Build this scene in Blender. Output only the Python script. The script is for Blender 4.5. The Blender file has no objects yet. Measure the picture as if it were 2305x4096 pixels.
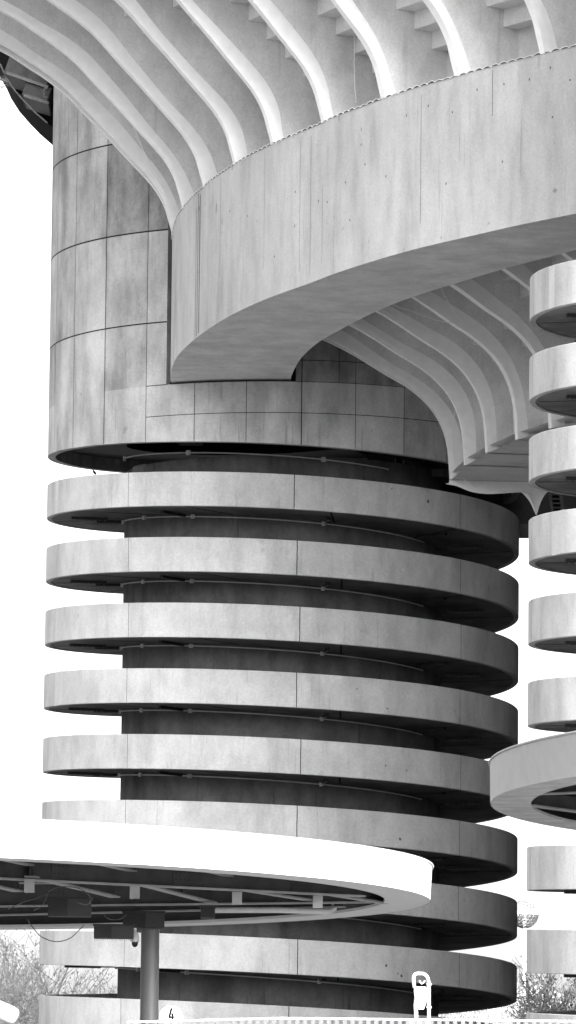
import bpy, bmesh, math, random
from math import sin, cos, pi, radians, tan, atan2, sqrt
from mathutils import Vector, Matrix
random.seed(7)
C = bpy.context.scene.collection

# ------------------------------------------------------------------ camera
EYE = 1.7
F, PIT, ROLL, K = 21446.02, .124783613, .0105132, 2305/1450
cam = bpy.data.cameras.new('camera'); camo = bpy.data.objects.new('camera', cam); C.objects.link(camo)
fwd = Vector((0, cos(PIT), sin(PIT))); up0 = Vector((0, -sin(PIT), cos(PIT))); r0 = Vector((1, 0, 0))
rgt = r0*cos(ROLL) + up0*sin(ROLL); upv = -r0*sin(ROLL) + up0*cos(ROLL)
m = Matrix((rgt, upv, -fwd)).transposed().to_4x4(); m.translation = (0, 0, EYE)
camo.matrix_world = m
cam.sensor_fit = 'HORIZONTAL'; cam.sensor_width = 36; cam.lens = 36*F/2305
cam.clip_start = 1; cam.clip_end = 5000
cam.dof.use_dof = True; cam.dof.focus_distance = 190; cam.dof.aperture_fstop = 26
bpy.context.scene.camera = camo

# ------------------------------------------------------------------ light
SUN_EL, SUN_AZ = radians(16), radians(24)     # azimuth seen from the tower towards the camera, minus = left of it
world = bpy.data.worlds.new('World'); bpy.context.scene.world = world; world.use_nodes = True
nt = world.node_tree; nt.nodes.clear()
sky = nt.nodes.new('ShaderNodeTexSky'); sky.sky_type = 'NISHITA'; sky.sun_disc = False
sdir = Vector((sin(SUN_AZ)*cos(SUN_EL), -cos(SUN_AZ)*cos(SUN_EL), sin(SUN_EL)))   # towards the sun
sky.sun_elevation = SUN_EL; sky.sun_rotation = atan2(sdir.x, sdir.y)
sky.dust_density = 4; sky.air_density = 1.0
bw = nt.nodes.new('ShaderNodeRGBToBW'); bg = nt.nodes.new('ShaderNodeBackground'); wo = nt.nodes.new('ShaderNodeOutputWorld')
nt.links.new(sky.outputs[0], bw.inputs[0]); nt.links.new(bw.outputs[0], bg.inputs[0]); nt.links.new(bg.outputs[0], wo.inputs[0])
bg.inputs[1].default_value = .15
sun = bpy.data.lights.new('sun', 'SUN'); sun.energy = 2.2; sun.angle = radians(1); sun.color = (1, 1, 1)
suno = bpy.data.objects.new('sun', sun); C.objects.link(suno)
suno.rotation_euler = sdir.to_track_quat('Z', 'Y').to_euler()
vs = bpy.context.scene.view_settings
vs.view_transform = 'Standard'; vs.look = 'None'; vs.gamma = 1; vs.exposure = 2.18

# ------------------------------------------------------------------ pixel -> world (d = photo at 1450 wide)
def ray(x, y):
    u = x*K-1152.5; v = y*K-2048; cr, sr = cos(ROLL), sin(ROLL)
    a = u*cr+v*sr; b = -u*sr+v*cr; c, s = cos(PIT), sin(PIT)
    return Vector((a, F*c+b*s, F*s-b*c))
O = Vector((0, 0, EYE))
def atY(x, y, Y): r = ray(x, y); return O + r*(Y/r.y)
def atZ(x, y, z): r = ray(x, y); return O + r*((z-EYE)/r.z)
def atP(x, y, p, n): r = ray(x, y); return O + r*((p-O).dot(n)/r.dot(n))

# ------------------------------------------------------------------ materials
def conc(name, base, blot=.25, streak=.25, rough=.9, spots=0, sscale=2.2, bscale=.5, bump=.15, grain=.06):
    m = bpy.data.materials.new(name); m.use_nodes = True; t = m.node_tree; N = t.nodes; L = t.links
    b = N['Principled BSDF']; b.inputs['Roughness'].default_value = rough
    b.inputs['Specular IOR Level'].default_value = .25
    tc = N.new('ShaderNodeTexCoord')
    def noise(sx, sz, det=6, rg=.6, off=0):
        mp = N.new('ShaderNodeMapping'); mp.inputs['Scale'].default_value = (sx, sx, sz); mp.inputs['Location'].default_value = (off, off*.7, off*.3)
        L.new(tc.outputs['Object'], mp.inputs[0])
        n = N.new('ShaderNodeTexNoise'); n.inputs['Scale'].default_value = 1; n.inputs['Detail'].default_value = det; n.inputs['Roughness'].default_value = rg
        L.new(mp.outputs[0], n.inputs[0]); return n.outputs['Fac']
    def rng(src, a, b_, lo, hi):
        r = N.new('ShaderNodeMapRange'); r.inputs[1].default_value = a; r.inputs[2].default_value = b_; r.inputs[3].default_value = lo; r.inputs[4].default_value = hi
        r.interpolation_type = 'SMOOTHSTEP'; L.new(src, r.inputs[0]); return r.outputs[0]
    def mul(a, b_):
        x = N.new('ShaderNodeMath'); x.operation = 'MULTIPLY'; L.new(a, x.inputs[0])
        if isinstance(b_, float): x.inputs[1].default_value = b_
        else: L.new(b_, x.inputs[1])
        return x.outputs[0]
    v = rng(noise(bscale, bscale*.8, 8, .65), .3, .7, 1-blot, 1.0+blot*.35)
    v = mul(v, rng(noise(sscale*.45, sscale*.12, 6, .6, 3.1), .4, .75, 1.0+streak*.15, 1-streak*.8))
    v = mul(v, rng(noise(sscale*3.2, sscale*.16, 3, .55, 9.), .62, .74, 1.0, 1-streak*.75))
    v = mul(v, rng(noise(bscale*5, bscale*4, 8, .75, 13.), .45, .75, 1.0, 1-blot*.55))
    if grain: v = mul(v, rng(noise(14, 14, 2, .5, 5.), .3, .7, 1-grain, 1+grain))
    if spots:
        v = mul(v, rng(noise(1.9, 1.5, 2, .5, 21.), .71, .76, 1.0, 1-spots))
    v = mul(v, float(base))
    cc = N.new('ShaderNodeCombineColor')
    for i in range(3): L.new(v, cc.inputs[i])
    L.new(cc.outputs[0], b.inputs['Base Color'])
    bp = N.new('ShaderNodeBump'); bp.inputs['Strength'].default_value = bump; bp.inputs['Distance'].default_value = .02
    L.new(noise(3, 1.2, 8, .7, 4.), bp.inputs['Height']); L.new(bp.outputs[0], b.inputs['Normal'])
    return m
def plain(name, g, rough=.6, metal=0, var=.12):
    m = bpy.data.materials.new(name); m.use_nodes = True; t = m.node_tree; N = t.nodes; L = t.links
    b = N['Principled BSDF']; b.inputs['Roughness'].default_value = rough; b.inputs['Metallic'].default_value = metal
    n = N.new('ShaderNodeTexNoise'); n.inputs['Scale'].default_value = 3.; n.inputs['Detail'].default_value = 6
    tc = N.new('ShaderNodeTexCoord'); L.new(tc.outputs['Object'], n.inputs[0])
    r = N.new('ShaderNodeMapRange'); r.inputs[1].default_value = .3; r.inputs[2].default_value = .7
    r.inputs[3].default_value = g*(1-var); r.inputs[4].default_value = g*(1+var*.5); L.new(n.outputs[0], r.inputs[0])
    cc = N.new('ShaderNodeCombineColor')
    for i in range(3): L.new(r.outputs[0], cc.inputs[i])
    L.new(cc.outputs[0], b.inputs['Base Color']); return m
M_par = conc('parapet concrete', .57, .18, .26, spots=.15, sscale=2.6, bscale=.45)
M_core = conc('core concrete', .14, .35, .45, sscale=2.2, bscale=.8, bump=.3)  # darker than the parapet, the overhang's shade put into the colour
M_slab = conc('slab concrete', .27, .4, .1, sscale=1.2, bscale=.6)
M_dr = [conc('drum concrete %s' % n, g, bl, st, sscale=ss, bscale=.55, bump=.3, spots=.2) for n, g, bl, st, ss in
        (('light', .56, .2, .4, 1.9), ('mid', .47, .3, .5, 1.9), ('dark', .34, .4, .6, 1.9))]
M_gird = conc('girder concrete', .55, .14, .26, spots=.4, sscale=2.2, bscale=.3, bump=.12)
M_soff = conc('girder soffit concrete', .8, .2, .03, sscale=.8, bscale=.7)  # lighter than the girder face, bounced light put into the colour
M_web = conc('rib web concrete', .7, .2, .15, sscale=1.3, bscale=.5)
M_net = plain('white netting', .9, .8, 0, .06)
M_step = conc('seat slab concrete', .75, .12, .05)
M_seam = plain('open joint', .015, .95)
M_seamf = plain('faint joint', .12, .95)
M_patch = conc('repair patch', .62, .1, .12)
M_white = plain('white paint', .82, .5, 0, .05)
M_fasc = plain('grey fascia panel', .41, .6, 0, .08)
M_soffp = conc('canopy soffit panel', .7, .25, .0, sscale=.5, bscale=1.2)
M_steel = plain('painted steel', .075, .55, .1, .35)
M_flange = plain('lit steel', .4, .5, .1, .25)  # lighter copy of the steel, light on the flanges put into colour
M_dark = plain('dark metal', .025, .6, 0, .3)
M_pipe = plain('grey conduit', .72, .5)
M_post = plain('grey column paint', .16, .45, 0, .06)
M_rim = conc('rim concrete', .06, .5, .3)
M_box = plain('dull box metal', .05, .6)
M_glass = plain('smoked dome', .01, .08)
M_black = plain('black paint', .006, .9); M_black.node_tree.nodes['Principled BSDF'].inputs['Specular IOR Level'].default_value = .05
M_twig = plain('pale bark', .55, .9, 0, .5)
M_fence = plain('galvanised slat', .09, .5, .2, .2)
M_plaza = conc('plaza paving', .2, .3, 0, bscale=.1)
M_wall = conc('shade wall concrete', .03, .3, .3)

# ------------------------------------------------------------------ mesh helpers
def tagit(o, label=None, cat=None, group=None, kind=None):
    if label: o['label'] = label
    if cat: o['category'] = cat
    if group: o['group'] = group
    if kind: o['kind'] = kind
    return o
def empty(name, loc, label, cat, group=None):
    o = bpy.data.objects.new(name, None); C.objects.link(o); o.location = loc; o.empty_display_size = .3
    return tagit(o, label, cat, group)
class MB:
    def __init__(s): s.v = []; s.f = []; s.mi = []
    def quad(s, pts, mi=0):
        b = len(s.v); s.v += [Vector(p) for p in pts]; s.f.append(list(range(b, b+len(pts)))); s.mi.append(mi)
    def grid(s, rows, mi=0, closed=False):
        b = len(s.v); n = len(rows[0])
        for r in rows: s.v += [Vector(p) for p in r]
        R = len(rows)
        for i in range(R if closed else R-1):
            for j in range(n-1):
                i2 = (i+1) % R
                s.f.append([b+i*n+j, b+i*n+j+1, b+i2*n+j+1, b+i2*n+j]); s.mi.append(mi)
    def ring_sweep(s, secs, mi=0, caps=True):      # list of closed sections
        b = len(s.v); n = len(secs[0])
        for r in secs: s.v += [Vector(p) for p in r]
        for i in range(len(secs)-1):
            for j in range(n):
                k = (j+1) % n
                s.f.append([b+i*n+j, b+i*n+k, b+(i+1)*n+k, b+(i+1)*n+j]); s.mi.append(mi)
        if caps:
            s.f.append([b+j for j in range(n)][::-1]); s.mi.append(mi)
            s.f.append([b+(len(secs)-1)*n+j for j in range(n)]); s.mi.append(mi)
    def box(s, lo, hi, mi=0, rot=0, about=None):
        x0, y0, z0 = lo; x1, y1, z1 = hi
        P = [Vector(p) for p in ((x0,y0,z0),(x1,y0,z0),(x1,y1,z0),(x0,y1,z0),(x0,y0,z1),(x1,y0,z1),(x1,y1,z1),(x0,y1,z1))]
        if rot:
            c = Vector(about) if about else Vector(((x0+x1)/2, (y0+y1)/2, 0)); R = Matrix.Rotation(rot, 3, 'Z')
            P = [R @ (p-c) + c for p in P]
        b = len(s.v); s.v += P
        for f in ((0,3,2,1),(4,5,6,7),(0,1,5,4),(1,2,6,5),(2,3,7,6),(3,0,4,7)): s.f.append([b+i for i in f]); s.mi.append(mi)
    def beam(s, a, b_, w, h, mi=0, upd=Vector((0, 0, 1))):   # bar of width w, height h
        a = Vector(a); b_ = Vector(b_); d = (b_-a).normalized(); sd = d.cross(upd).normalized(); u = sd.cross(d)
        sec = lambda p: [p+sd*w/2+u*h/2, p-sd*w/2+u*h/2, p-sd*w/2-u*h/2, p+sd*w/2-u*h/2]
        s.ring_sweep([sec(a), sec(b_)], mi)
    def tube(s, pts, r, n=8, mi=0, caps=True):
        pts = [Vector(p) for p in pts]; secs = []; ref = None
        for i, p in enumerate(pts):
            d = (pts[min(i+1, len(pts)-1)]-pts[max(i-1, 0)]).normalized()
            if ref is None:
                ref = d.cross(Vector((0, 0, 1)) if abs(d.z) < .9 else Vector((1, 0, 0))).normalized()
            ref = (ref - d*ref.dot(d)).normalized(); q = d.cross(ref)
            rr = r[i] if isinstance(r, (list, tuple)) else r
            secs.append([p+(ref*cos(2*pi*k/n)+q*sin(2*pi*k/n))*rr for k in range(n)])
        s.ring_sweep(secs, mi, caps)
    def lathe(s, c, prof, n=32, mi=0):
        c = Vector(c); rows = [[c+Vector((r*cos(2*pi*k/n), r*sin(2*pi*k/n), z)) for k in range(n+1)] for r, z in prof]
        s.grid(rows, mi)
    def build(s, name, mats, parent=None, smooth=None, label=None):
        base = Vector((0, 0, 0)); p = parent
        while p is not None: base += p.location; p = p.parent
        me = bpy.data.meshes.new(name); me.from_pydata([tuple(v-base) for v in s.v], [], s.f)
        if not isinstance(mats, (list, tuple)): mats = [mats]
        for mt in mats: me.materials.append(mt)
        me.polygons.foreach_set('material_index', s.mi)
        bm = bmesh.new(); bm.from_mesh(me)
        bmesh.ops.remove_doubles(bm, verts=bm.verts, dist=1e-4)
        bmesh.ops.recalc_face_normals(bm, faces=bm.faces); bm.to_mesh(me); bm.free()
        o = bpy.data.objects.new(name, me); C.objects.link(o)
        if parent: o.parent = parent
        if smooth:
            for q in me.polygons: q.use_smooth = True
            me.set_sharp_from_angle(angle=radians(smooth))
        if label: o['label'] = label
        return o
def lin(a, b, n): return [a+(b-a)*i/(n-1) for i in range(n)]
def interp(x, xs, ys):
    if x <= xs[0]: return ys[0]
    for i in range(len(xs)-1):
        if x <= xs[i+1]: t = (x-xs[i])/(xs[i+1]-xs[i]); return ys[i]+(ys[i+1]-ys[i])*t
    return ys[-1]
def smoothline(pts, per=6):     # catmull-rom through points
    P = [Vector(p) for p in pts]; P = [P[0]*2-P[1]]+P+[P[-1]*2-P[-2]]; out = []
    for i in range(1, len(P)-2):
        for j in range(per):
            t = j/per; a, b, c, d = P[i-1:i+3]
            out.append(.5*((2*b)+(c-a)*t+(2*a-5*b+4*c-d)*t*t+(3*b-a-3*c+d)*t**3))
    out.append(P[-2]); return out

# ------------------------------------------------------------------ ground
g = MB(); g.quad([(-2500,-200,0),(2500,-200,0),(2500,4000,0),(-2500,4000,0)]); tagit(g.build('ground', M_plaza), kind='structure')
g = MB(); g.box((-60,118,0),(60,130,.12)); tagit(g.build('pavement', conc('paving', .2, .2, 0)), kind='structure')

# ------------------------------------------------------------------ ramp towers
R, RC, PT, HB = 9.14, 6.15, 2.45234623, 1.2862565
Z0 = 26.7122375+EYE
AX, AY = -.1895, 205.9357
def tower(ax, ay, label, drum=True, dz=0, psi_shift=0):
    t = empty('ramp_tower', (ax, ay, 0), label, 'ramp tower', 'spiral ramp towers carrying the grandstand')
    def pt(r, psi, z): return Vector((ax-r*cos(psi), ay-r*sin(psi), z))
    def zt(psi): return Z0+dz-PT*psi/(2*pi)
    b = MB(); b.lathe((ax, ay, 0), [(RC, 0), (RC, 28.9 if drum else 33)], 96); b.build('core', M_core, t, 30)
    for n in range(12):
        a0 = -pi/2 - (0 if n else .05) + 2*pi*n; a1 = 3*pi/2+2*pi*n
        psis = lin(a0, a1, 133)
        if zt(a1)-HB < .1: psis = [p for p in psis if zt(p)-HB > .05]
        if len(psis) < 5: break
        cap = True
        b = MB()
        b.ring_sweep([[pt(8.96, p, zt(p)-HB+.03), pt(8.96, p, zt(p)-HB+.26), pt(RC-.05, p, zt(p)-HB+.26), pt(RC-.05, p, zt(p)-HB+.03)] for p in psis])
        for k in range(10):      # formwork joints under the slab, skewed like the photograph's
            q = a0+(k+.4)*2*pi/10
            if zt(q)-HB < .2: continue
            p1 = pt(8.85, q, zt(q)-HB+.027); p2 = pt(RC+.02, q+.12, zt(q+.12)-HB+.027)
            b.beam(p1, p2, .06, .008, 1)
        s = b.build('ramp_slab', [M_slab, M_seam], t, 30)
        b = MB()
        b.ring_sweep([[pt(R-.015, p, zt(p)), pt(R, p, zt(p)-.015), pt(R, p, zt(p)-HB+.015), pt(R-.015, p, zt(p)-HB), pt(8.95, p, zt(p)-HB), pt(8.93, p, zt(p))] for p in psis])
        def vstrip(phi, w, mi, top=0., bot=0., out=.004):
            q = radians(phi+90)+2*pi*n
            if zt(q)-HB < .2: return
            ww = w/R; rows = []
            zz = lin(top+.003, HB-bot-.003, 9); jit = [random.uniform(-.006, .006)/R if mi == 1 else 0 for _ in zz]
            b.grid([[pt(R+out, q-ww/2+k*ww/4+j, zt(q)-z) for k in range(5)] for z, j in zip(zz, jit)], mi)
        d = (-.8, 0, .8, .2, 1.3, .6, 0, 1.1)[n % 8]
        vstrip(-39+d*.4, .022, 2); vstrip(3.4+d, .032, 1); vstrip(47+d*.4, .025, 2); vstrip(-84, .02, 2); vstrip(88, .03, 1)
        if n == 0: vstrip(-70.8, .45, 3, out=.003)
        if n == 3: vstrip(-67.5, .85, 3, out=.003)
        if n < 9:
            rs = random.Random(n*5+2)
            for k in range(5):    # little filler patches and rust spots
                ph = rs.uniform(-60, 62) if k > 1 else (25.5+rs.uniform(-.8, .8), 30+rs.uniform(-1, 1))[k]
                q = radians(ph+90)+2*pi*n; zc = zt(q)-rs.uniform(.15, 1.1); rr = rs.uniform(.025, .06)
                mi = 3 if rs.random() < .7 else 2
                out = []
                for j in range(9):
                    a = 2*pi*j/9; r2 = rr*rs.uniform(.6, 1.2)
                    out.append(pt(R+.004, q+r2*cos(a)/R, zc+r2*1.2*sin(a)))
                b.quad(out, mi)
            for k in range(3):
                q = radians(rs.uniform(5, 40)+90)+2*pi*n; zc = zt(q)-rs.uniform(.1, .5); l = rs.uniform(.2, .5)
                b.quad([pt(R+.004, q, zc), pt(R+.004, q+.0015, zc), pt(R+.004, q+.001, zc-l), pt(R+.004, q, zc-l)], 3)
        if n < 9:
            rs = random.Random(n+40)
            for ph0, wd in (((3.4, 2.6),) if n == 0 else ())+((rs.uniform(-40, -30), 1.2), (rs.uniform(-5, 35), rs.uniform(.5, 1.4))):
                q0 = radians(ph0+90)+2*pi*n; w_ = radians(wd); N_ = 14; tp_ = []; bt_ = []
                for j in range(N_+1):
                    q = q0-w_+2*w_*j/N_; hh = (.012+.07*rs.random()**2)*sin(pi*j/N_)+.004
                    tp_.append(pt(R+.003, q, zt(q)-HB+.012+hh)); bt_.append(pt(R+.003, q, zt(q)-HB+.012))
                b.grid([tp_, bt_], 3)
        b.build('parapet', [M_par, M_seam, M_seamf, M_patch], s, 30)
        # conduit round the core
        if zt(pi/2+2*pi*n)-HB > .5:
            qs = lin(-.05 if n or drum else -.05, 2.62, 40); qs = [q+2*pi*n for q in qs]
            b = MB(); b.tube([pt(RC+.05, q, zt(q)-HB-.07) for q in qs], .026, 6); c = b.build('conduit', M_pipe, s, 40)
            for q in (.0, .55, .99, 1.82):
                q += 2*pi*n; e = pt(RC+.06, q, zt(q)-HB-.07); b = MB()
                b.box((e.x-.065, e.y-.05, e.z-.075), (e.x+.065, e.y+.05, e.z+.075), rot=-(q % (2*pi))+pi/2)
                b.build('junction_box', M_pipe, c)
            b = MB(); p1 = pt(RC+.06, 1.82+2*pi*n, zt(1.82+2*pi*n)-HB-.05); p2 = pt(RC+1.1, 1.79+2*pi*n, zt(1.8+2*pi*n)-HB-.01)
            b.tube([p1, p2], .018, 6); b.build('cable_spur', M_pipe, c)
            for q, ra, rb in ((-.02, 6.25, 7.2), (.21, 6.9, 8.3), (.94, 6.3, 7.7), (1.8, 7.0, 7.6), (2.45, 6.6, 8.0), (2.85, 6.6, 8.0), (-.75, 6.6, 8.0)):
                q += 2*pi*n
                if q < -.9: continue
                z = zt(q)-HB-.045; b = MB(); b.beam(pt(ra, q, z), pt(rb, q, z), .13, .1)
                for k in range(7):
                    rr = ra+(rb-ra)*(k+.5)/7; b.beam(pt(rr, q, z-.07)-Vector((0,.08,0)), pt(rr, q, z-.07)+Vector((0,.08,0)), .012, .012, 1)
                b.build('light_fixture', [M_dark, M_pipe], s)
    if not drum:
        b = MB(); ph = lin(-52, 190, 60); dp = lambda r_, p, z: pt(r_, radians(p+90), z)  # unseen drum, added and raised high to block the sun
        b.ring_sweep([[dp(R, p, 29.5), dp(R, p, 75), dp(R-.3, p, 75), dp(R-.3, p, 29.5)] for p in ph])
        b.build('drum', M_dr[0], t, 30)
    if drum:
        # cladding drum, helical lower edge, notch for the girder
        def zb(phi): return 27.37+EYE-PT*(phi+21)/360
        rows = [39.0+EYE, 35.45+EYE, 31.95+EYE, 29.57+EYE, 28.4+EYE]
        NL, NR, NZ = -28.85, 2.75, 29.565+EYE
        cols = [-204, -191, -178, -165, -152, -139, -126, -113, -100, -87, -74, -61.1, -47.8, -34.4, NL, -21.4, -8.8, NR, 4.1, 16.9, 29.35, 42, 55, 68, 81, 94, 107]
        cols = cols + [120, 133, 146, 156]
        body = MB()
        def cp(r, phi, z): p = radians(phi+90); return pt(r, p, z)
        zr = [46.5, 39.0+EYE, 35.45+EYE, 31.95+EYE, NZ, 28.4+EYE]
        rd = random.Random(11)
        for i in range(len(cols)-1):
            c0, c1 = cols[i], cols[i+1]; nn = max(2, int((c1-c0)/2.5)+1)
            for k in range(6):
                if c0 >= NL and c1 <= NR and k < 4: continue
                zt_, = (zr[k],); zlo = zr[k+1] if k < 5 else None
                ph = lin(c0, c1, nn)
                # panel tone, partly random; darker right of the notch for the ribs' shade
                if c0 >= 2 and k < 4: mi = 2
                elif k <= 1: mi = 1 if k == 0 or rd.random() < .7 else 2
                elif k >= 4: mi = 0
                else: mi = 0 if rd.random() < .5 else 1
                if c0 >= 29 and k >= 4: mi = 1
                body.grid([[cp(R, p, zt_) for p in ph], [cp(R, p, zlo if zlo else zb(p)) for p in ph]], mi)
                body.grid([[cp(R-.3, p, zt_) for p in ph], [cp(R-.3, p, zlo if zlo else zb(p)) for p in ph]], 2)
            ph = lin(c0, c1, nn); body.grid([[cp(R, p, zb(p)) for p in ph], [cp(R-.3, p, zb(p)) for p in ph]], 0)
        # reveals of the notch
        body.quad([cp(R, NL, NZ), cp(R, NL, 46.5), cp(R-.3, NL, 46.5), cp(R-.3, NL, NZ)], 2)
        body.quad([cp(R, NR, NZ), cp(R, NR, 46.5), cp(R-.3, NR, 46.5), cp(R-.3, NR, NZ)], 2)
        ph = lin(NL, NR, 12); body.grid([[cp(R, p, NZ) for p in ph], [cp(R-.3, p, NZ) for p in ph]], 0)
        drum_o = body.build('drum', M_dr, t, 30)
        b = MB()
        ph = lin(-204, 156, 100)
        b.grid([[cp(R-.3, p, zb(p)+.5) for p in ph], [cp(RC-.05, p, zb(p)+.5) for p in ph]])
        b.grid([[cp(R-.35, p, 45.5) for p in ph], [cp(0.01, p, 45.5) for p in ph]])
        b.grid([[cp(R-.9, p, zb(p)+.5) for p in ph], [cp(R-.9, p, 45.5) for p in ph]])  # dark lining stands in for shade inside the notch
        b.build('drum_dark_lining', M_dark, drum_o, 30)
        b = MB()
        def hs(z, p0, p1, w=.03, mi=0):
            ph = lin(p0, p1, max(3, int((p1-p0)/2)))
            b.grid([[cp(R+.004, p, z+w/2) for p in ph], [cp(R+.004, p, z-w/2) for p in ph]], mi)
        def vsn(phi, z0, z1, w=.025, mi=0):
            dp = math.degrees(w/R)/2; b.grid([[cp(R+.006, phi-dp, z0), cp(R+.006, phi+dp, z0)], [cp(R+.006, phi-dp, z1), cp(R+.006, phi+dp, z1)]], mi)
        hs(39.0+EYE, -100, NL, .055); hs(35.45+EYE, -100, NL, .055); hs(31.95+EYE, -100, NL, .05)
        hs(29.57+EYE, -34.4, NL, .03); hs(29.57+EYE, NR, 81, .02)
        hs(28.4+EYE, -34.4, 81, .025); hs(30.38+EYE, NR, 81, .025)
        for c in (-87, -74, -61.1, -47.8, -34.4, -21.4, -8.8, 4.1, 16.9, 29.35, 42, 55, 68):
            top = 46 if c < NL or c > NR else 29.6+EYE
            big = c in (-47.8, 4.1)
            vsn(c, zb(c)+.01, top if c not in (-34.4,) else 39+EYE, .035 if big else .022, 0 if big or c in (-21.4, -8.8, 29.35) else (1 if c in (-74,) else 0))
        b.build('panel_joint', [M_seam, M_seamf], drum_o)
        # conduit and lamps on the core just under the drum
        b = MB(); b.tube([pt(RC+.05, radians(p+90), zb(p)-.05-.0) for p in lin(-82, 40, 40)], .028, 6); b.build('conduit', M_pipe, t, 40)
        for q in (-82, -35.5, 14):
            e = pt(RC+.06, radians(q+90), zb(q)-.05); b = MB(); b.box((e.x-.08, e.y-.05, e.z-.09), (e.x+.08, e.y+.05, e.z+.09), rot=radians(q)); b.build('junction_box', M_pipe, t)
        for x in (480, 785):
            e = atY(x, 1116, AY-RC-.8); b = MB(); b.box((e.x-.45, e.y-.1, e.z-.06), (e.x+.45, e.y+.1, e.z+.06)); b.build('light_fixture', M_dark, t)
        zz = atY(351, 1170, AY-RC*cos(radians(63.8))).z; ph = lin(-70, -58.5, 8)
        b = MB(); b.grid([[cp(RC+.005, p, zz) for p in ph], [cp(RC+.005, p, zz-.9) for p in ph]]); b.build('plaster_patch', M_steel, t)
        #E1 near the sixth turn
        e = atY(532, 2010, AY-RC*cos(radians(25))-.1); b = MB(); b.box((e.x-.3, e.y-.12, e.z-.2), (e.x+.3, e.y+.12, e.z+.03)); b.box((e.x-.34, e.y-.17, e.z+.03), (e.x+.34, e.y+.12, e.z+.08)); b.build('wall_cabinet', M_steel, t)
        e = atY(306, 2001, AY-.3); b = MB(); b.box((e.x-.05, e.y-.2, e.z-.25), (e.x+.03, e.y+.2, e.z+.12)); b.build('wall_panel', M_pipe, t)
    return t
tower(AX, AY, 'whole concrete spiral ramp tower in the middle with a panelled drum on top')
z1 = atY(1326, 699, 1.).z-EYE; z2 = atY(1331, 2132, 1.).z-EYE
T2Y = 7*PT/(z1-z2); T2X = atY(1329, 1500, T2Y).x+R*1.002; T2DZ = z1*T2Y+EYE-Z0
tower(T2X, T2Y, 'nearer spiral ramp tower cut off by the right edge of the photo', drum=False, dz=T2DZ)

# ------------------------------------------------------------------ girder
ZB = 29.6683195+EYE; ZT = 34.9+EYE
outer = [(428.9,956),(430,936),(438,911),(450,891),(478,863.5),(498,847),(538,818.6),(593,787),(678,748.6),(788,709.6),(840,688.6),(965,648.6),(1075,618.6),(1175,596),(1305,566),(1450,537)]
inner = [(733,948),(742.6,926),(762,896),(804.7,858.7),(844.7,836),(904.8,803.7),(974.8,771),(1059.8,740),(1162,708.6),(1285,671),(1375,648.6),(1450,628)]
def resample(pts, n):
    P = smoothline(pts, 8); L = [0]
    for i in range(1, len(P)): L.append(L[-1]+(P[i]-P[i-1]).length)
    out = []
    for s in lin(0, L[-1], n):
        i = max(k for k in range(len(L)) if L[k] <= s+1e-9); i = min(i, len(P)-2)
        t = (s-L[i])/max(1e-9, L[i+1]-L[i]); out.append(P[i].lerp(P[i+1], t))
    return out
def smooth_pts(P, it=2):
    for _ in range(it): P = [P[0]]+[(P[i-1]+P[i]*2+P[i+1])/4 for i in range(1, len(P)-1)]+[P[-1]]
    return P
op = smooth_pts(resample([atZ(*p, ZB) for p in outer], 90), 6); ip = smooth_pts(resample([atZ(*p, ZB) for p in inner], 90), 4)
de = (op[-1]-op[-8]).normalized(); di = (ip[-1]-ip[-8]).normalized()
op.append(op[-1]+de*9); ip.append(ip[-1]+di*9)
op.insert(0, op[0]+Vector((0, 3, 0))); ip.insert(0, ip[0]+Vector((0, 4, 0)))
gt = empty('box_girder', (op[0].x, op[0].y, 0), 'smooth curved concrete box girder sweeping from the drum notch to the upper right', 'girder')
b = MB(); up_ = Vector((0, 0, ZT-ZB))
b.grid([op, [p+up_ for p in op]], 0); b.grid([ip, [p+up_ for p in ip]], 0)
b.grid([[p+up_ for p in op], [p+up_ for p in ip]], 0); b.grid([op, ip], 1)
b.quad([op[0], ip[0], ip[0]+up_, op[0]+up_], 0); b.quad([op[-1], ip[-1], ip[-1]+up_, op[-1]+up_], 0)
def girder_mark(x, w, mi_mat, name, y0=0, y1=1):
    # vertical strip standing 4 mm proud of the outer face at photo column x
    for i in range(len(op)-1):
        xa = proj(op[i])[0]; xb = proj(op[i+1])[0]
        if xa <= x <= xb:
            t = (x-xa)/(xb-xa); p = op[i].lerp(op[i+1], t); d = (op[i+1]-op[i]).normalized(); nn = Vector((d.y, -d.x, 0))
            if nn.x > 0: nn = -nn
            p = p+nn*.005; return [p-d*w/2+up_*y0, p+d*w/2+up_*y0, p+d*w/2+up_*y1, p-d*w/2+up_*y1]
def proj(P):
    q = P-O; a = q.dot(rgt); b_ = q.dot(upv); c = q.dot(fwd)
    return ((F*a/c+1152.5)/K, (2048-F*b_/c)/K)
for x, w, y0, y1, mi in ((495.5, .07, .01, .99, 0), (500, .12, .02, .97, 1), (491, .1, .0, .9, 2), (437, .05, .0, 1., 1), (1058, .02, .15, .95, 1), (753, .015, .1, .95, 1), (780, .03, .05, .95, 2), (780+30, .02, .1, .6, 2), (1238, .03, .7, .98, 1), (840, .01, .0, .45, 1), (663, .02, .2, .99, 2), (552, .03, .3, .98, 2)):
    q = girder_mark(x, w, 0, '', y0, y1)
    if q: b.quad(q, mi+2)
rg = random.Random(5)
for x, yf in ((741, .62), (917, .62), (868, .55), (822, .47), (970, .5), (1021, .84), (1076, .86), (1137, .78), (1199, .88), (1267, .87), (1331, .86), (1384, .9), (1390, .6), (1434, .8), (800, .5), (880, .3), (1264, .4), (1122, .35), (620, .6), (575, .7), (690, .25)):
    q = girder_mark(x, .06, 0, '', yf, yf+.014)
    if q: b.quad(q, 3)
b.build('girder_body', [M_gird, M_soff, M_seam, M_seamf, plain('water stain', .27, .9)], gt, 40)

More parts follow.
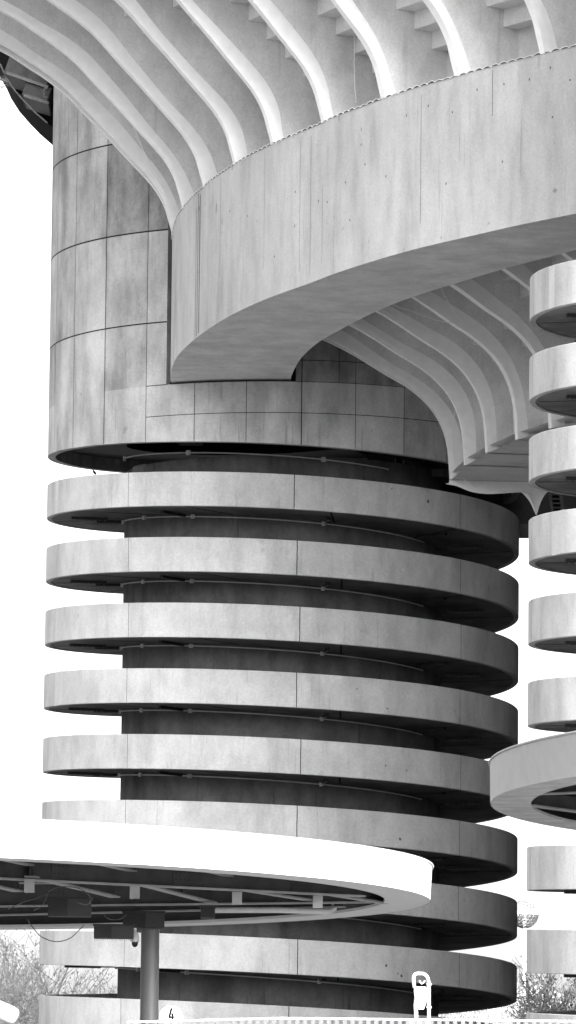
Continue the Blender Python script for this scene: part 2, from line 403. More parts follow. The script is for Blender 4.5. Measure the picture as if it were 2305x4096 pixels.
# ------------------------------------------------------------------ grandstand on the girder
gs = empty('grandstand', (12, 185, 0), 'pale stepped grandstand underside on curved white edged ribs over the girder', 'grandstand')
Pk = [(435,590),(436,552),(462,502),(515,454),(592,401),(687,347),(815,292),(967,234),(1152,176),(1367,118)]
P = [atZ(*p, ZT) for p in Pk]
def snap(p):
    x = proj(p)[0]
    for i in range(len(op)-1):
        a, c = op[i]+up_, op[i+1]+up_; xa, xc = proj(a)[0], proj(c)[0]
        if i > 0 and xa <= x <= xc: return a.lerp(c, (x-xa)/(xc-xa))
    return p
P = [P[0]]+[snap(p) for p in P[1:]]
U = []
for j in range(10):
    a = P[max(j-1, 0)]; c = P[min(j+1, 9)]; d = (c-a); d.z = 0; d.normalize(); U.append(Vector((-d.y, d.x, 0)))
for k in range(6):  # extra ribs past the right edge, added to block light
    P.append(P[-1]+Vector((2.85+.25*k, -3.1+.25*k, 0))); U.append(Vector((U[-1].x-.03, U[-1].y+.04, 0)).normalized())
low_l = smoothline([Vector((s, 0, z)) for s, z in [(-9.5,42.35),(-8,42.2),(-7,41.95),(-6.2,41.6),(-5.5,41.15),(-4.8,40.7),(-4,40.08),(-3.15,39.2),(-2.4,38.45),(-1.6,37.6),(-.8,36.75),(-.36,36.05),(-.16,35.45),(0,34.9)]], 3)
low_r = smoothline([Vector((s, 0, z)) for s, z in [(4.55,31.5),(5.4,31.15),(6.2,30.8),(7,30.37),(7.9,29.82),(8.8,29.3),(9.55,28.65),(10.03,27.9),(10.27,27.05),(10.37,25.84)]], 3)
SZ = [(1.71+.675*k, 37.29-.585*k) for k in range(-17, 15)]
stair = []
for s, z in SZ: stair += [(s-.675, z), (s, z)]
def stair_z(s):
    for sk, zk in SZ:
        if s <= sk: return zk
    return SZ[-1][1]
def W(k, s, z): p = P[k]+U[k]*s; return Vector((p.x, p.y, z+EYE))
TH = .1
TH2 = TH
def web_at(k):
    n = Vector((-U[k].y, U[k].x, 0)); n = n if n.y < 0 else -n
    return n
for k in range(16):
    n = web_at(k); root = gs
    # web: columns between lower edge and stair line (flat plate, stepped top)
    ss = sorted(set([p.x for p in low_l]+[0, 1, 2, 3, 4, 4.55]+[p.x for p in low_r]+[s for s, z in SZ if s < 24]+[12, 15, 18, 22]))
    ss = [s for s in ss if s >= -9.5]
    xs = [p.x for p in low_l]; zs = [p.z for p in low_l]; xr = [p.x for p in low_r]; zr_ = [p.z for p in low_r]
    def zl(s, right=False):
        if s < 0: return interp(s, xs, zs)
        if s < 4.55 or (s <= 4.55 and not right): return 34.9
        if s < 10.37: return interp(s, xr, zr_)
        return 25.84
    b = MB()
    for i in range(len(ss)-1):
        s0, s1 = ss[i], ss[i+1]
        if s1-s0 < 1e-4: continue
        mid = (s0+s1)/2; zt0 = stair_z(mid) if mid < 11.16 else 28.9
        l0 = zl(s0, True); l1 = zl(s1)
        A = [(s0, l0), (s1, l1), (s1, zt0), (s0, zt0)]
        f = [W(k, s, z)+n*TH for s, z in A]; q = [W(k, s, z)-n*TH for s, z in A]
        b.quad(f); b.quad(q); b.quad([f[0], f[1], q[1], q[0]])
    rib = b.build('rib', M_web, gs)
    # white net wrapped round the lower edge: a tapering hem
    def hem(line, hw, depth):
        b = MB(); secs = []
        N_ = len(line)
        for i, p in enumerate(line):
            d = (line[min(i+1, N_-1)]-line[max(i-1, 0)]).normalized(); nr = Vector((-d.z, 0, d.x))   # normal in (s,z)
            if nr.x < 0 and nr.z < 0: nr = -nr
            if nr.x*.6+nr.z*.8 < 0: nr = -nr
            wv = hw*(1+.06*sin(i*.7+k*1.7)+.3*max(0, sin(i*.13+k*1.3))); dp = depth*(1+.2*sin(i*.3+k))
            def q(o, h_): v = p+nr*h_; return W(k, v.x, v.z)+n*o
            secs.append([q(-wv, -.02), q(wv, -.02), q(wv+.004, .03), q(TH2+.045, dp*.3), q(TH2+.015, dp*.65), q(TH2+.006, dp), q(-TH2-.006, dp), q(-TH2-.03, dp*.5), q(-wv, .03)])
        b.ring_sweep(secs, 0); b.build('rib_netting', M_net, rib, 25)
    hem(low_l, .125, .45); hem(low_r, .125, .45)
# stepped seat slabs: one per bay
for k in range(15):
    b = MB()
    pl = [(s, z) for s, z in stair if s > -10]; pl = pl[:-1]+[(11.28, pl[-1][1]), (11.28, 25.9)]
    def ex(c, s, z, o=0): return W(c, s, z+o)
    b.grid([[ex(k, s, z) for s, z in pl], [ex(k+1, s, z) for s, z in pl]])
    b.grid([[ex(k, s+.12, z, .16) for s, z in pl], [ex(k+1, s+.12, z, .16) for s, z in pl]])
    b.build('seat_slab', M_step, gs)
    b = MB()      # upright closing slab standing on the girder
    for s in (2.3,):
        b.ring_sweep([[W(c, s, 34.92), W(c, s+.15, 34.92), W(c, s+.15, 36.75), W(c, s, 36.75)] for c in (k, k+1)])
    b.build('closing_slab', M_web, gs)
    if k > 0:
        b = MB()     # level soffit along the inner edge
        def nn(s): return 25.84
        b.grid([[W(k, s, 25.84) for s in (10.4, 14, 18, 24)], [W(k+1, s, 25.84) for s in (10.4, 14, 18, 24)]])
        b.grid([[W(k, s, 26.1) for s in (10.4, 14, 18, 24)], [W(k+1, s, 26.1) for s in (10.4, 14, 18, 24)]])
        b.build('soffit_slab', M_step, gs)
# lip lines along rib bottoms (bases)
# sagging net in the last bays
b = MB()
def sheet(top, bot, n=24, m_=6, bulge=.0):
    T = smoothline([Vector((x, y, 0)) for x, y in top], 8); Bm = smoothline([Vector((x, y, 0)) for x, y in bot], 8)
    def rs(Pl, t): f = t*(len(Pl)-1); i = min(int(f), len(Pl)-2); return Pl[i].lerp(Pl[i+1], f-i)
    nB = Vector((-U[1].y, U[1].x, 0)); nA = Vector((-U[0].y, U[0].x, 0)); rows = []
    for j in range(m_):
        v = j/(m_-1); row = []
        for i in range(n):
            t = i/(n-1); a = rs(T, t); c = rs(Bm, t)
            pa = atP(a.x, a.y, P[1]+Vector((0,.2,0)), nB); pc = atP(c.x, c.y, P[0]+Vector((0,-.1,0)), nA)
            q = pa.lerp(pc, v); q.z -= bulge*sin(pi*v); row.append(q)
        rows.append(row)
    b.grid(rows)
sheet([(1137,1180),(1175,1189),(1230,1188),(1290,1180),(1345,1174),(1400,1170)], [(1122,1216),(1150,1221),(1185,1236),(1225,1243),(1275,1241),(1315,1239),(1332,1246),(1345,1275),(1350,1297),(1362,1262),(1378,1238),(1400,1232)], 34, 7, .25)
nt_o = b.build('sagging_net', M_net, gs, 60)
def cord(pts, k, r=.018, name='seam_cord', off=.25):
    nK = Vector((-U[k].y, U[k].x, 0)); nf = nK if nK.y < 0 else -nK
    p3 = [atP(x, y, P[k]+nf*off, nK) for x, y in pts]; p3 = smoothline(p3, 5)
    p3 = [p+Vector((random.uniform(-.015, .015), 0, random.uniform(-.015, .015))) for p in p3]
    b = MB(); b.tube(p3, r, 5); b.build(name, M_net, gs)
cord([(889,45),(893,120),(892,180),(897,258)], 6)
cord([(1112,723),(1125,755),(1145,785),(1150,800)], 4); cord([(985,765),(1040,785),(1100,805),(1162,817)], 4)
cord([(1148,1015),(1140,1080),(1142,1150),(1163,1200),(1210,1238)], 1, off=.5)
cord([(322,280),(350,350),(375,410)], 1); cord([(190,265),(260,320),(305,345)], 0)
# scalloped hem along the girder's outer top edge
b = MB(); b2 = MB()
pth = resample([p+up_+Vector((-.03, -.03, 0)) for p in op[2:-1:3]]+[op[-1]+up_], 112)
for i in range(len(pth)-1):
    if i % 1 == 0:
        a, c = pth[i], pth[i+1]; mid = (a+c)/2; hh = random.uniform(.03, .075)
        b.tube([a+Vector((0,-.02,.0)), a.lerp(c, .2)+Vector((0,-.03,hh*.7)), mid+Vector((0,-.04,hh)), a.lerp(c, .8)+Vector((0,-.03,hh*.7)), c+Vector((0,-.02,.0))], .013, 5)
        b2.quad([a+Vector((.02,0,.004)), c+Vector((.02,0,.004)), c+Vector((.02,0,.03)), mid+Vector((.02,0,hh)), a+Vector((.02,0,.03))])
b.build('net_hem', M_net, gs); b2.build('hem_gap', M_seamf, gs)
# outer rim deck: curved plate coloured black for its shade, with cross beams, beyond the drum
rim = [(-80,60),(-30,110),(0,160),(14,191),(35,224),(62,255),(87,281),(119,309),(150,335),(260,360),(300,200),(100,60),(0,40)]
b = MB(); Y0, Y1 = 209.5, 214
f = [atY(x, y, Y0) for x, y in rim]; q = [p+Vector((0, Y1-Y0, 0)) for p in f]
b.quad(f[::-1]); b.quad(q)
for i in range(len(f)): j = (i+1) % len(f); b.quad([f[i], f[j], q[j], q[i]])
b.build('rim_deck', M_black, gs)
for a, c, e in (((20,178),(125,214),17), ((64,234),(126,254),15)):
    b = MB(); p1 = atY(*a, 208.2); p2 = atY(*c, 208.2)
    b.beam(p1, p2, 2.2, e*2/13490*208*1.35)
    b.beam(p1-Vector((0,.05,.33)), p2-Vector((0,.05,.33)), 2.4, .12, 1)
    b.build('cross_beam', [M_rim, M_steel], gs)
b = MB(); b.tube(smoothline([atY(*p, 207.2) for p in [(0,160),(14,191),(35,224),(62,255),(87,281),(119,309)]], 4), .035, 6); b.build('rim_cable', M_core, gs)
b = MB(); b.tube(smoothline([atY(*p, 204) for p in [(118,221),(111,226),(110,238),(113,244),(119,246)]], 4), .05, 6); b.build('bracket', M_rim, gs)
# concourse deck and link beams behind the towers
b = MB(); p = atY(1310, 1334, 208); b.box((4.2, 208, p.z), (60, 210, p.z+2.9)); b.build('concourse_deck', M_dark, gs)
b = MB(); p = atY(1017, 1192, 203.6); q = atY(1122, 1150, 203.6); b.box((p.x, 203.6, p.z-.1), (q.x+1, 206.5, q.z+.6)); b.build('link_beam', M_core, gs)
b = MB(); p = atY(1300, 1351, 207.6); q = atY(1332, 1318, 207.6); b.box((p.x-.3, 207.6, p.z-.02), (q.x+3, 207.9, q.z)); b.build('edge_beam', M_steel, gs)
st_ = MB()
for k in range(5):
    e = atY(1388+k*1.5, 1246+k*11, 205); st_.box((e.x, e.y, e.z), (e.x+.34, e.y+.9, e.z+.05))
    st_.box((e.x+.3, e.y-.1, e.z-.1), (e.x+.36, e.y, e.z+.1))
st_.beam(atY(1412, 1240, 204.9), atY(1418, 1296, 204.9), .05, .1); st_.beam(atY(1384, 1240, 204.9), atY(1392, 1296, 204.9), .05, .1)
st_.build('access_stair', M_steel, gs)

# stadium wall out of view on the right, added to block sky and sun
sb = empty('stadium_shade_wall', (30, 171, 0), 'unseen curved stadium bowl wall added behind the right hand tower to block light', 'unseen wall')
WP = [(14.9,262),(13.4,238),(12.4,214),(14.6,196),(18.6,183),(22.2,172),(24.9,165),(26.8,157),(33,146),(50,128),(80,104)]
WPv = [Vector((x, y, 0)) for x, y in WP]; WN = []
for i in range(len(WPv)):
    d = (WPv[min(i+1, len(WPv)-1)]-WPv[max(i-1, 0)]).normalized(); WN.append(Vector((-d.y, d.x, 0)))   # inwards
def woff(o, z): return [p+n*o+Vector((0, 0, z)) for p, n in zip(WPv, WN)]
b = MB(); b.ring_sweep([[q[i] for q in (woff(0, 0), woff(2, 0), woff(2, 24.5), woff(0, 24.5))] for i in range(len(WPv))]); b.build('wall', M_wall, sb)
b = MB(); b.ring_sweep([[q[i] for q in (woff(.2, 24.6), woff(14, 24.6), woff(14, 70), woff(.2, 70))] for i in range(2, len(WPv))]); b.build('upper_shade_wall', M_wall, sb)
for h in range(6):
    z = 3+h*4; b = MB()
    b.ring_sweep([[q[i] for q in (woff(-.35, z), woff(-.01, z), woff(-.01, z+.9), woff(-.35, z+.9))] for i in range(len(WPv))]); b.build('ledge', M_core, sb)

# ------------------------------------------------------------------ round canopies
def canopy(cx, cy, r, zb_, ztop, ctop, rtop, label, fm, soff_w, soffm, cols):
    t = empty('round_canopy', (cx, cy, 0), label, 'canopy', 'round canopies')
    N_ = 144
    def c(x, y, rr, z, n=N_): return [Vector((x+rr*cos(2*pi*k/n), y+rr*sin(2*pi*k/n), z)) for k in range(n+1)]
    b = MB(); b.grid([c(cx, cy, r, zb_), c(ctop[0], ctop[1], rtop, ztop)]); b.grid([c(ctop[0], ctop[1], rtop, ztop), c(ctop[0], ctop[1], rtop-.12, ztop)])
    b.grid([c(ctop[0], ctop[1], rtop-.12, ztop), c(cx, cy, r-.12, zb_+.02)], 1)
    fo = b.build('fascia', [fm, M_dark], t, 30)
    b = MB(); b.tube(c(ctop[0], ctop[1], rtop+.01, ztop+.01, 200), .022, 6, 0, False); b.build('coping', M_fasc, fo, 60)
    b = MB(); b.grid([c(cx, cy, r-.005, zb_+.006), c(cx, cy, r-soff_w, zb_+.006)]); b.grid([c(cx, cy, r-soff_w, zb_+.006), c(cx, cy, r-soff_w, zb_+.06)])
    b.grid([c(cx, cy, r-soff_w, zb_+.06), c(cx, cy, r-.1, zb_+.06)]); b.build('soffit', soffm, t, 30)
    b = MB(); b.grid([c(cx, cy, r-.13, ztop-.12), c(cx, cy, .01, ztop-.12)]); b.grid([c(cx, cy, r-.13, ztop-.05), c(cx, cy, .01, ztop-.05)]); b.build('roof_deck', M_dark, t)
    return t
ZC = 5.3+EYE
ct = canopy(-11.46, 100.95, 14.21, ZC, 5.95+EYE, (-11.47, 101.25), 14.26, 'white rimmed round canopy with dark steel beams beneath, lower left', M_white, .85, M_white, 1)
def clipc(a, b_, cx=-11.46, cy=100.95, r=13.1):
    d = (b_-a); d.z = 0; f = a-Vector((cx, cy, a.z)); f.z = 0
    A = d.dot(d); B = 2*f.dot(d); Cc = f.dot(f)-r*r; D = sqrt(max(0, B*B-4*A*Cc)); return a+(b_-a)*((-B-D)/(2*A)), a+(b_-a)*((-B+D)/(2*A))
def ibeam(a, b_, h, w=.22, name='steel_beam', parent=None, clip=True):
    a = Vector((a.x, a.y, ZC+.0)); b_ = Vector((b_.x, b_.y, ZC+.0))
    if clip: a, b_ = clipc(a, b_)
    o = MB(); z0 = ZC+.52-h
    A = Vector((a.x, a.y, 0)); B = Vector((b_.x, b_.y, 0)); zz = lambda z: Vector((0, 0, z))
    o.beam(A+zz(z0+h/2), B+zz(z0+h/2), .02, h-.03, 0); o.beam(A+zz(z0), B+zz(z0), w, .03, 1); o.beam(A+zz(z0+h), B+zz(z0+h), w, .03, 0)
    d = (B-A).normalized(); L_ = (B-A).length; nrm = Vector((d.y, -d.x, 0)); nrm = nrm if nrm.y < 0 else -nrm
    k = 1.2
    while k < L_-.5:       # bolted splice plates
        c = A+d*k
        o.beam(c+nrm*.018+zz(z0+h*.5), c+d*.4+nrm*.018+zz(z0+h*.5), .012, h*.8, 0)
        for i in range(4):
            for j in range(3): e = c+d*(.06+i*.09)+nrm*.03+zz(z0+h*(.25+.25*j)); o.box((e.x-.012, e.y-.01, e.z-.012), (e.x+.012, e.y+.01, e.z+.012), 2)
        k += 2.6
    return o.build(name, [M_steel, M_flange, M_dark], parent or ct)
ZL = ZC-.05
ibeam(atZ(0,2214,ZL), atZ(800,2253,ZL), .55)
ibeam(atZ(0,2290,ZL), atZ(560,2284,ZL), .5)
ibeam(atZ(0,2258,ZL), atZ(700,2266,ZL), .3, .14)
ibeam(atZ(0,2318,ZL), atZ(430,2308,ZL), .45)
for xa, ya in ((75,2216),(340,2232),(597,2247),(-190,2200),(800,2256)):
    p = atZ(xa, ya, ZL); q = p+Vector((1.3, 6.5 if xa < 500 else 3.5, 0)); ibeam(p, q, .5, .2, clip=False)
    b = MB(); e = Vector((p.x, p.y-.03, ZC-.04)); b.box((e.x-.09, e.y-.13, e.z-.23), (e.x+.09, e.y-.10, e.z+.0)); b.box((e.x-.07,e.y-.1,e.z-.22),(e.x-.05,e.y+.3,e.z+.0),0); b.build('end_plate', M_flange, ct)
    if xa < 700: r2 = atZ(xa-70, ya-45, ZL); r2.z = 0; ibeam(p, Vector((p.x-1.6, p.y-6.5, 0)), .3, .16, clip=False)
b = MB(); q = [atZ(x, y, ZC-.02) for x, y in ((540,2290),(700,2290),(830,2294))]; b.tube(q+[q[-1]+Vector((.08,.1,.06)), q[-1]+Vector((.1,.15,.3))], .06, 12); b.build('drain_pipe', M_pipe, ct, 40)
# column with its head box, and service boxes hanging from the frame
p = atZ(377, 2300, ZC-.05); CY = p.y
w_ = 23.2/13490*CY; c0 = atY(377, 2450, CY)
b = MB(); top = atY(377, 2337, CY); b.lathe((c0.x+.0, CY, 0), [(w_, 0), (w_, top.z)], 40); b.build('column', M_post, ct, 30)
def hangbox(x0, y0, x1, y1, Yd, name, split, depth=.5, comb=True, m_=M_dark):
    a = atY(x0, y1, Yd); c = atY(x1, y0, Yd); b = MB(); b.box((a.x, Yd, a.z), (c.x, Yd+depth, c.z))
    sx = a.x+(c.x-a.x)*split; b.box((sx, Yd-.02, a.z+.004), (c.x-.004, Yd, c.z-.004), 1)
    b.box((a.x-.02, Yd-.04, c.z-.001), (c.x+.02, Yd+depth+.02, c.z+.03), 0)
    if comb:
        n = int((c.x-a.x)/.035)
        for i in range(n): xx = a.x+(i+.5)*(c.x-a.x)/n; b.tube([(xx, Yd+.02, a.z), (xx+random.uniform(-.01,.01), Yd-.02, a.z-.05)], .004, 4, 2)
    b.build(name, [M_dark, M_box, M_steel], ct)
hangbox(309, 2297, 413, 2334, CY-.42, 'column_head', .55)
hangbox(236, 2330, 335, 2360, CY-2.2, 'equipment_box', .45)
hangbox(120, 2262, 228, 2305, CY-6.0, 'equipment_box', .46, comb=False)
hangbox(505, 2282, 541, 2309, CY-4.0, 'equipment_box', .9, comb=False)
def cable(pts, Yd, r=.008, parent=None, name='hanging_cable', m_=None):
    b = MB(); b.tube(smoothline([atY(x, y, Yd) for x, y in pts], 6), r, 5); return b.build(name, m_ or M_steel, parent or ct, 40)
cable([(68,2313),(85,2337),(105,2358),(140,2370),(175,2362),(200,2340),(212,2328)], 96.5, .009)
cable([(120,2245),(150,2232),(195,2235),(222,2252),(228,2270),(215,2277),(195,2272)], 93)
cable([(262,2303),(275,2313),(300,2314),(318,2303)], 97)
cable([(20,2288),(60,2270),(90,2262),(118,2250),(105,2280),(85,2292)], 94)

ZR = 7.7+EYE
c2 = canopy(22.06, 107.84, 17.91, ZR, 8.5+EYE, (23.3, 107.7), 19.17, 'grey rimmed round canopy jutting in at the right edge', M_fasc, .82, M_soffp, 1)
for i, (xa, ya, xb, yb, h) in enumerate(((1330,2003,1480,1998,.35),(1330,2030,1480,2050,.3),(1340,1990,1480,1965,.25))):
    pa = atZ(xa, ya, ZR); pb = atZ(xb, yb, ZR); d = (pb-pa).normalized(); pb = pa+d*28
    b = MB(); b.beam(Vector((pa.x,pa.y,ZR+.03+h/2)), Vector((pb.x,pb.y,ZR+.03+h/2)), .02, h, 0); b.beam(Vector((pa.x,pa.y,ZR+.03)), Vector((pb.x,pb.y,ZR+.03)), .25, .03, 1)
    b.build('steel_beam', [M_steel, M_flange], c2)
b = MB(); b.lathe((22, 107.8, 0), [(.35, 0), (.35, ZR+.6)], 32); b.build('column', M_post, c2, 30)

# ------------------------------------------------------------------ small things
# dome security camera hanging beside the column
Yc = CY-.6; tp = atY(340, 2335, Yc); bt = atY(341, 2384, Yc); H = tp.z-bt.z
sc = empty('security_camera', tp, 'white dome security camera hanging beside the grey canopy column', 'camera')
b = MB(); b.lathe((tp.x, Yc, bt.z), [(.012, H), (.03, H*.99), (.03, H*.82), (.05, H*.76), (.078, H*.62), (.088, H*.5), (.09, H*.3), (.084, H*.27)], 28); b.build('housing', M_white, sc, 40)
b = MB(); b.lathe((tp.x, Yc, bt.z), [(.062, H*.28), (.062, H*.2), (.055, H*.1), (.035, H*.03), (.0, 0)], 28); b.build('dome', M_glass, sc, 60)
# round number sign on a pole
Ys = 78.; c = atY(431, 2560, Ys); rr = 30.5/13490*Ys
ns = empty('number_sign', (c.x, Ys, 0), 'round white sign reading 4 just above the slatted fence', 'sign')
b = MB(); b.tube([Vector((c.x+(rr+.001)*cos(2*pi*k/48), Ys-.002, c.z+(rr+.001)*sin(2*pi*k/48))) for k in range(49)], .004, 6, 0, False); b.build('rim', M_steel, ns, 40)
b = MB(); pr = [(c.x+rr*cos(2*pi*k/64), c.z+rr*sin(2*pi*k/64)) for k in range(64)]
b.ring_sweep([[Vector((x, y, z)) for x, z in pr] for y in (Ys, Ys+.02)]); b.build('disc', plain('sign face', .6, .5), ns, 30)
b = MB(); s = 1/13490*Ys
def st4(pts): q = [Vector((c.x+(x-431)*s, Ys-.012, c.z-(y-2560)*s)) for x, y in pts]; b.ring_sweep([q, [p+Vector((0,.01,0)) for p in q]])
dx = -1.0
st4([(429.4,2537),(434.8,2537),(429.4,2558),(424,2558)]); st4([(424,2558),(438.6,2558),(438.6,2562.4),(424,2562.4)]); st4([(432,2550),(436.8,2550),(436.8,2557.9),(432,2557.9)]); st4([(432,2562.5),(436.8,2562.5),(436.8,2566),(432,2566)])
b.build('number', M_black, ns)
b = MB(); b.tube([(c.x, Ys+.05, 0), (c.x, Ys+.05, c.z)], .03, 10); b.build('pole', M_pipe, ns)
# slatted fence
Yf = 45.; ft = atY(830, 2562, Yf).z; x0 = atY(320, 2570, Yf).x; x1 = atY(1480, 2566, Yf).x; zl_ = atY(400, 2571, Yf).z
fe = empty('slatted_fence', ((x0+x1)/2, Yf, 0), 'tall metal fence of narrow upright slats across the bottom edge', 'fence')
def ftop(x): return zl_+(ft-zl_)*min(1, max(0, (x-x0)/(atY(640, 2566, Yf).x-x0)))
b = MB(); b.beam((x0, Yf, ftop(x0)-.008), (0, Yf, ftop(0)-.006), .05, .012); b.beam((0, Yf, ftop(0)-.006), (x1, Yf, ft-.006), .05, .012); b.build('top_rail', M_white, fe)
b = MB(); x = x0+.02
while x < x1: b.box((x, Yf-.015, .1), (x+.034, Yf+.015, ftop(x)-.0125)); x += .066
b.build('slat', M_fence, fe)
b = MB(); b.box((x0, Yf-.012, .1), (x1, Yf+.02, .16)); b.build('bottom_rail', M_fence, fe)
# overexposed white floodlight on its post in front of the tower
Yl = 46.; q = lambda x, y, dy=0: atY(x, y, Yl)+Vector((0, dy, 0))
e = q(1070, 2576)
fl = empty('floodlight', (e.x, Yl, 0), 'white floodlight under a hooped bracket on a white post', 'floodlight')
b = MB(); b.tube(smoothline([q(1043,2485), q(1041,2462), q(1045,2452), q(1056,2450), q(1068,2452), q(1077,2462), q(1079,2482)], 5), .013, 10); b.build('bracket', M_white, fl, 40)
b = MB(); pb_ = q(1080, 2470); b.tube([(pb_.x, Yl, pb_.z), (pb_.x, Yl, .0)], .013, 12)
for y in (2478, 2535): z = q(1080, y).z; b.box((pb_.x-.018, Yl-.02, z-.006), (pb_.x+.022, Yl+.02, z+.006))
b.build('post', M_white, fl, 40)
b = MB()
sx = [(1043, 1072, 2484), (1043, 1074, 2500), (1046, 1073, 2515), (1050, 1070, 2530), (1053, 1066, 2540)]
b.ring_sweep([[q(a, y, -.03), q(c_, y, -.03), q(c_, y, .05), q(a, y, .05)] for a, c_, y in sx]); b.build('lamp_body', M_white, fl)
b = MB(); b.tube([q(1049, 2500), q(1046, 2530), q(1049, 2580)], [.014, .016, .014], 8); b.tube([q(1055, 2468), q(1062, 2476), q(1070, 2468)], .006, 6); b.build('stay', M_white, fl, 40)
b = MB(); p1 = q(1027, 2571); p2 = q(1077, 2640); b.box((p1.x, Yl-.55, .0), (p2.x, Yl-.5, p1.z)); b.build('base_panel', M_white, fl)
# white spotlight at the lower left
Yp = 60.; p1 = atY(-30, 2528, Yp); p2 = atY(44, 2562, Yp); d = (p2-p1).normalized()
sp = empty('spotlight', (p1.x, Yp, 0), 'white cylindrical spotlight tilted down in the lower left corner', 'spotlight')
b = MB(); b.tube([p1, p1+d*.03, p2-d*.09, p2-d*.04, p2-d*.015, p2-d*.002], [.07, .095, .1, .094, .078, .05], 28); b.build('lamp_housing', plain('lamp paint', .42, .5), sp, 50)
b = MB(); b.tube([p1-d*.1+Vector((0,0,.05)), p1+d*.1+Vector((0,-.08,.085)), p1+d*.2+Vector((0,-.1,.0)), p1+d*.12+Vector((0,-.1,-.06)), (p1.x, Yp-.05, p1.z-.2)], .012, 6); b.build('yoke', M_pipe, sp)
b = MB(); b.tube([(p1.x, Yp, 0), (p1.x, Yp, p1.z-.04)], .035, 10); b.build('pole', M_white, sp)
# bird on the top parapet
e = atY(238, 1192, AY-4.9); bd = MB(); h_ = 1/13490*200
bp = lambda x, y: e+Vector(((x-238)*h_, 0, -(y-1192)*h_))
bd.tube([bp(231.5,1180.5), bp(233.2,1181.5), bp(234.2,1183.5), bp(236,1186.5), bp(238.5,1189.5), bp(241,1192.5), bp(242.8,1194.5)], [.004, .018, .022, .045, .055, .03, .006], 10)
bd.tube([bp(238,1190), bp(238.2,1194)], .006, 5); bd.tube([bp(240,1190), bp(240.2,1194)], .006, 5)
tagit(bd.build('bird', M_black, None, 60), 'small dark bird perched on the highest parapet', 'bird')
# coil of cable at the rim, left edge
wc = MB()
for k, (cx_, cy_, r_) in enumerate(((4,205,12),(7,208,10),(2,209,8),(6,202,7),(9,210,11))):
    wc.tube([atY(cx_+r_*cos(a), cy_+r_*1.15*sin(a), 207+.02*k) for a in lin(0, 2*pi, 26)], .012, 5)
wc.tube([atY(-6,196,207), atY(2,199,207), atY(14,204,207), atY(20,205,207.4)], .05, 6)
tagit(wc.build('cable_coil', M_core, None, 40), 'loops of thin cable hanging from the dark rim at the left edge', 'cable')
# lattice globe on a mast far behind
Yg = 330.; c = atY(1320, 2300, Yg); rg_ = 36/13490*Yg; 
lg = empty('lattice_globe_mast', (c.x, Yg, 0), 'lattice globe on a thin pale mast between the two towers', 'mast')
b = MB()
bmt = bmesh.new(); bmesh.ops.create_icosphere(bmt, subdivisions=3, radius=rg_)
for ed in bmt.edges:
    a, c_ = [v.co.copy() for v in ed.verts]
    if abs((a.z+c_.z)/2-(.05*rg_)) < .05*rg_: continue
    b.tube([a+c, c_+c], .014 if (a.z+c_.z) > 0 else .022, 4, 0 if (a.z+c_.z) > 0 else 1, False)
bmt.free(); b.build('lattice', [plain('lattice paint', .3, .5), M_steel], lg)
b = MB()
for z, m_ in ((.0, 0), (.09, 0)): b.lathe((c.x, c.y, c.z+z*rg_*1.4), [(rg_*1.0, -.04), (rg_*1.03, -.04), (rg_*1.03, .04), (rg_*1.0, .04), (rg_*1.0, -.04)], 40, m_)
b.build('belt', M_white, lg)
b = MB(); b.tube([(c.x, c.y, 0), (c.x, c.y, c.z)], .13, 10); b.build('mast', M_white, lg, 40)

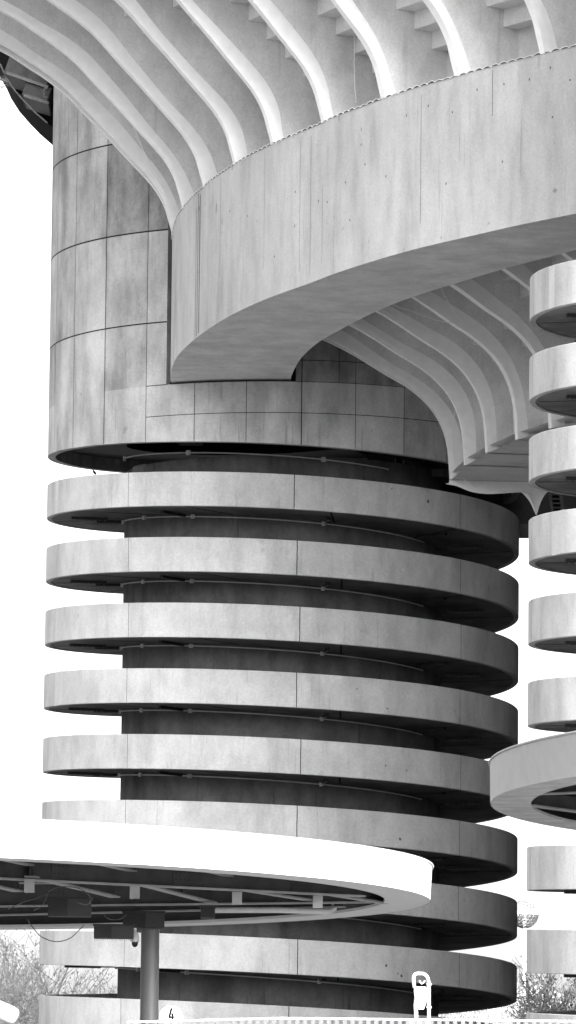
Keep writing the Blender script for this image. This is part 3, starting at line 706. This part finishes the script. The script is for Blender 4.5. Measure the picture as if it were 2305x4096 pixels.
# ------------------------------------------------------------------ trees, bare and pale
def tree(x, y, h, seed, label, spread=.35, nleaf=900, lean=0):
    rt = random.Random(seed); t = empty('bare_tree', (x, y, 0), label, 'tree', 'bare trees behind the towers')
    tr = MB(); cr = MB(); tips = []
    base = Vector((x, y, 0))
    def grow(p, d, l, r, lv, mb):
        n = 4; pts = [p]; q = p.copy(); dd = d.copy()
        for i in range(n):
            dd = (dd+Vector((rt.uniform(-1,1), rt.uniform(-1,1), rt.uniform(-.4,.8)))*.16).normalized(); q = q+dd*l/n; pts.append(q.copy())
        mb.tube(pts, [max(.011, r*(1-.55*i/n)) for i in range(n+1)], 5 if lv < 2 else 3, 0, False)
        if lv >= 4: return
        k = (9, 6, 5, 5, 0)[lv]
        for j in range(k):
            f = rt.uniform(.35, 1.0) if lv else rt.uniform(.3, 1); a = pts[min(n, int(f*n))]; ang = rt.uniform(0, 2*pi)
            nd = (dd*rt.uniform(.5, 1.1)+Vector((cos(ang), sin(ang), rt.uniform(-.05, .5)))*rt.uniform(.4, .9)).normalized()
            grow(a, nd, l*rt.uniform(.45, .68), r*.42*(.8 if lv else 1), lv+1, cr)
    grow(base, Vector((lean, 0, 1)).normalized(), h*.62, h*.014, 0, tr)
    for i in range(nleaf):       # seed heads and small leftover leaves
        if not cr.v: break
        p = cr.v[rt.randrange(len(cr.v))]
        if p.z < h*.25: continue
        s_ = rt.uniform(.08, .22); a = Vector((rt.uniform(-1,1), rt.uniform(-1,1), rt.uniform(-1,1))).normalized(); b_ = a.orthogonal().normalized()
        p = p+Vector((rt.uniform(-.3,.3), rt.uniform(-.3,.3), rt.uniform(-.3,.3)))
        cr.v += [p, p+a*s_, p+a*s_*.5+b_*s_*.5]; n0 = len(cr.v)-3; cr.f.append([n0, n0+1, n0+2]); cr.mi.append(1)
    tr.build('trunk', M_twig, t); cr.build('crown', [M_twig, M_leaf], t)
M_leaf = plain('dry leaf', .68, .9, 0, .5)
def tx(px, Y): return atY(px, 2500, Y).x
for i, (px, Y, h, lab) in enumerate(((20, 262, 13.5, 'bare tree at the far left edge'), (95, 250, 15.0, 'bushy bare tree left of the main tower, tallest on that side'), (175, 268, 12.6, 'bare tree half hidden by the lowest left parapets'),
      (255, 258, 12.2, 'bare tree seen between the low parapets beside the core'), (60, 240, 9.5, 'low thicket tree behind the white spotlight'), (140, 236, 9.0, 'low bushy tree touching the bottom left parapet'),
      (1190, 300, 15.6, 'faint bare tree seen through the gap right of the core'), (1350, 262, 13.2, 'bare tree beneath the lattice globe mast'), (1400, 238, 11.6, 'dark limbed bare tree between the towers at lower right'),
      (1450, 268, 13.8, 'bare tree behind the lowest right hand parapet'), (1310, 285, 12.2, 'pale small tree under the main tower right edge'))):
    tree(tx(px, Y), Y, h, 31+i*7, lab, nleaf=5200)
bpy.context.scene.cycles.max_bounces = 6
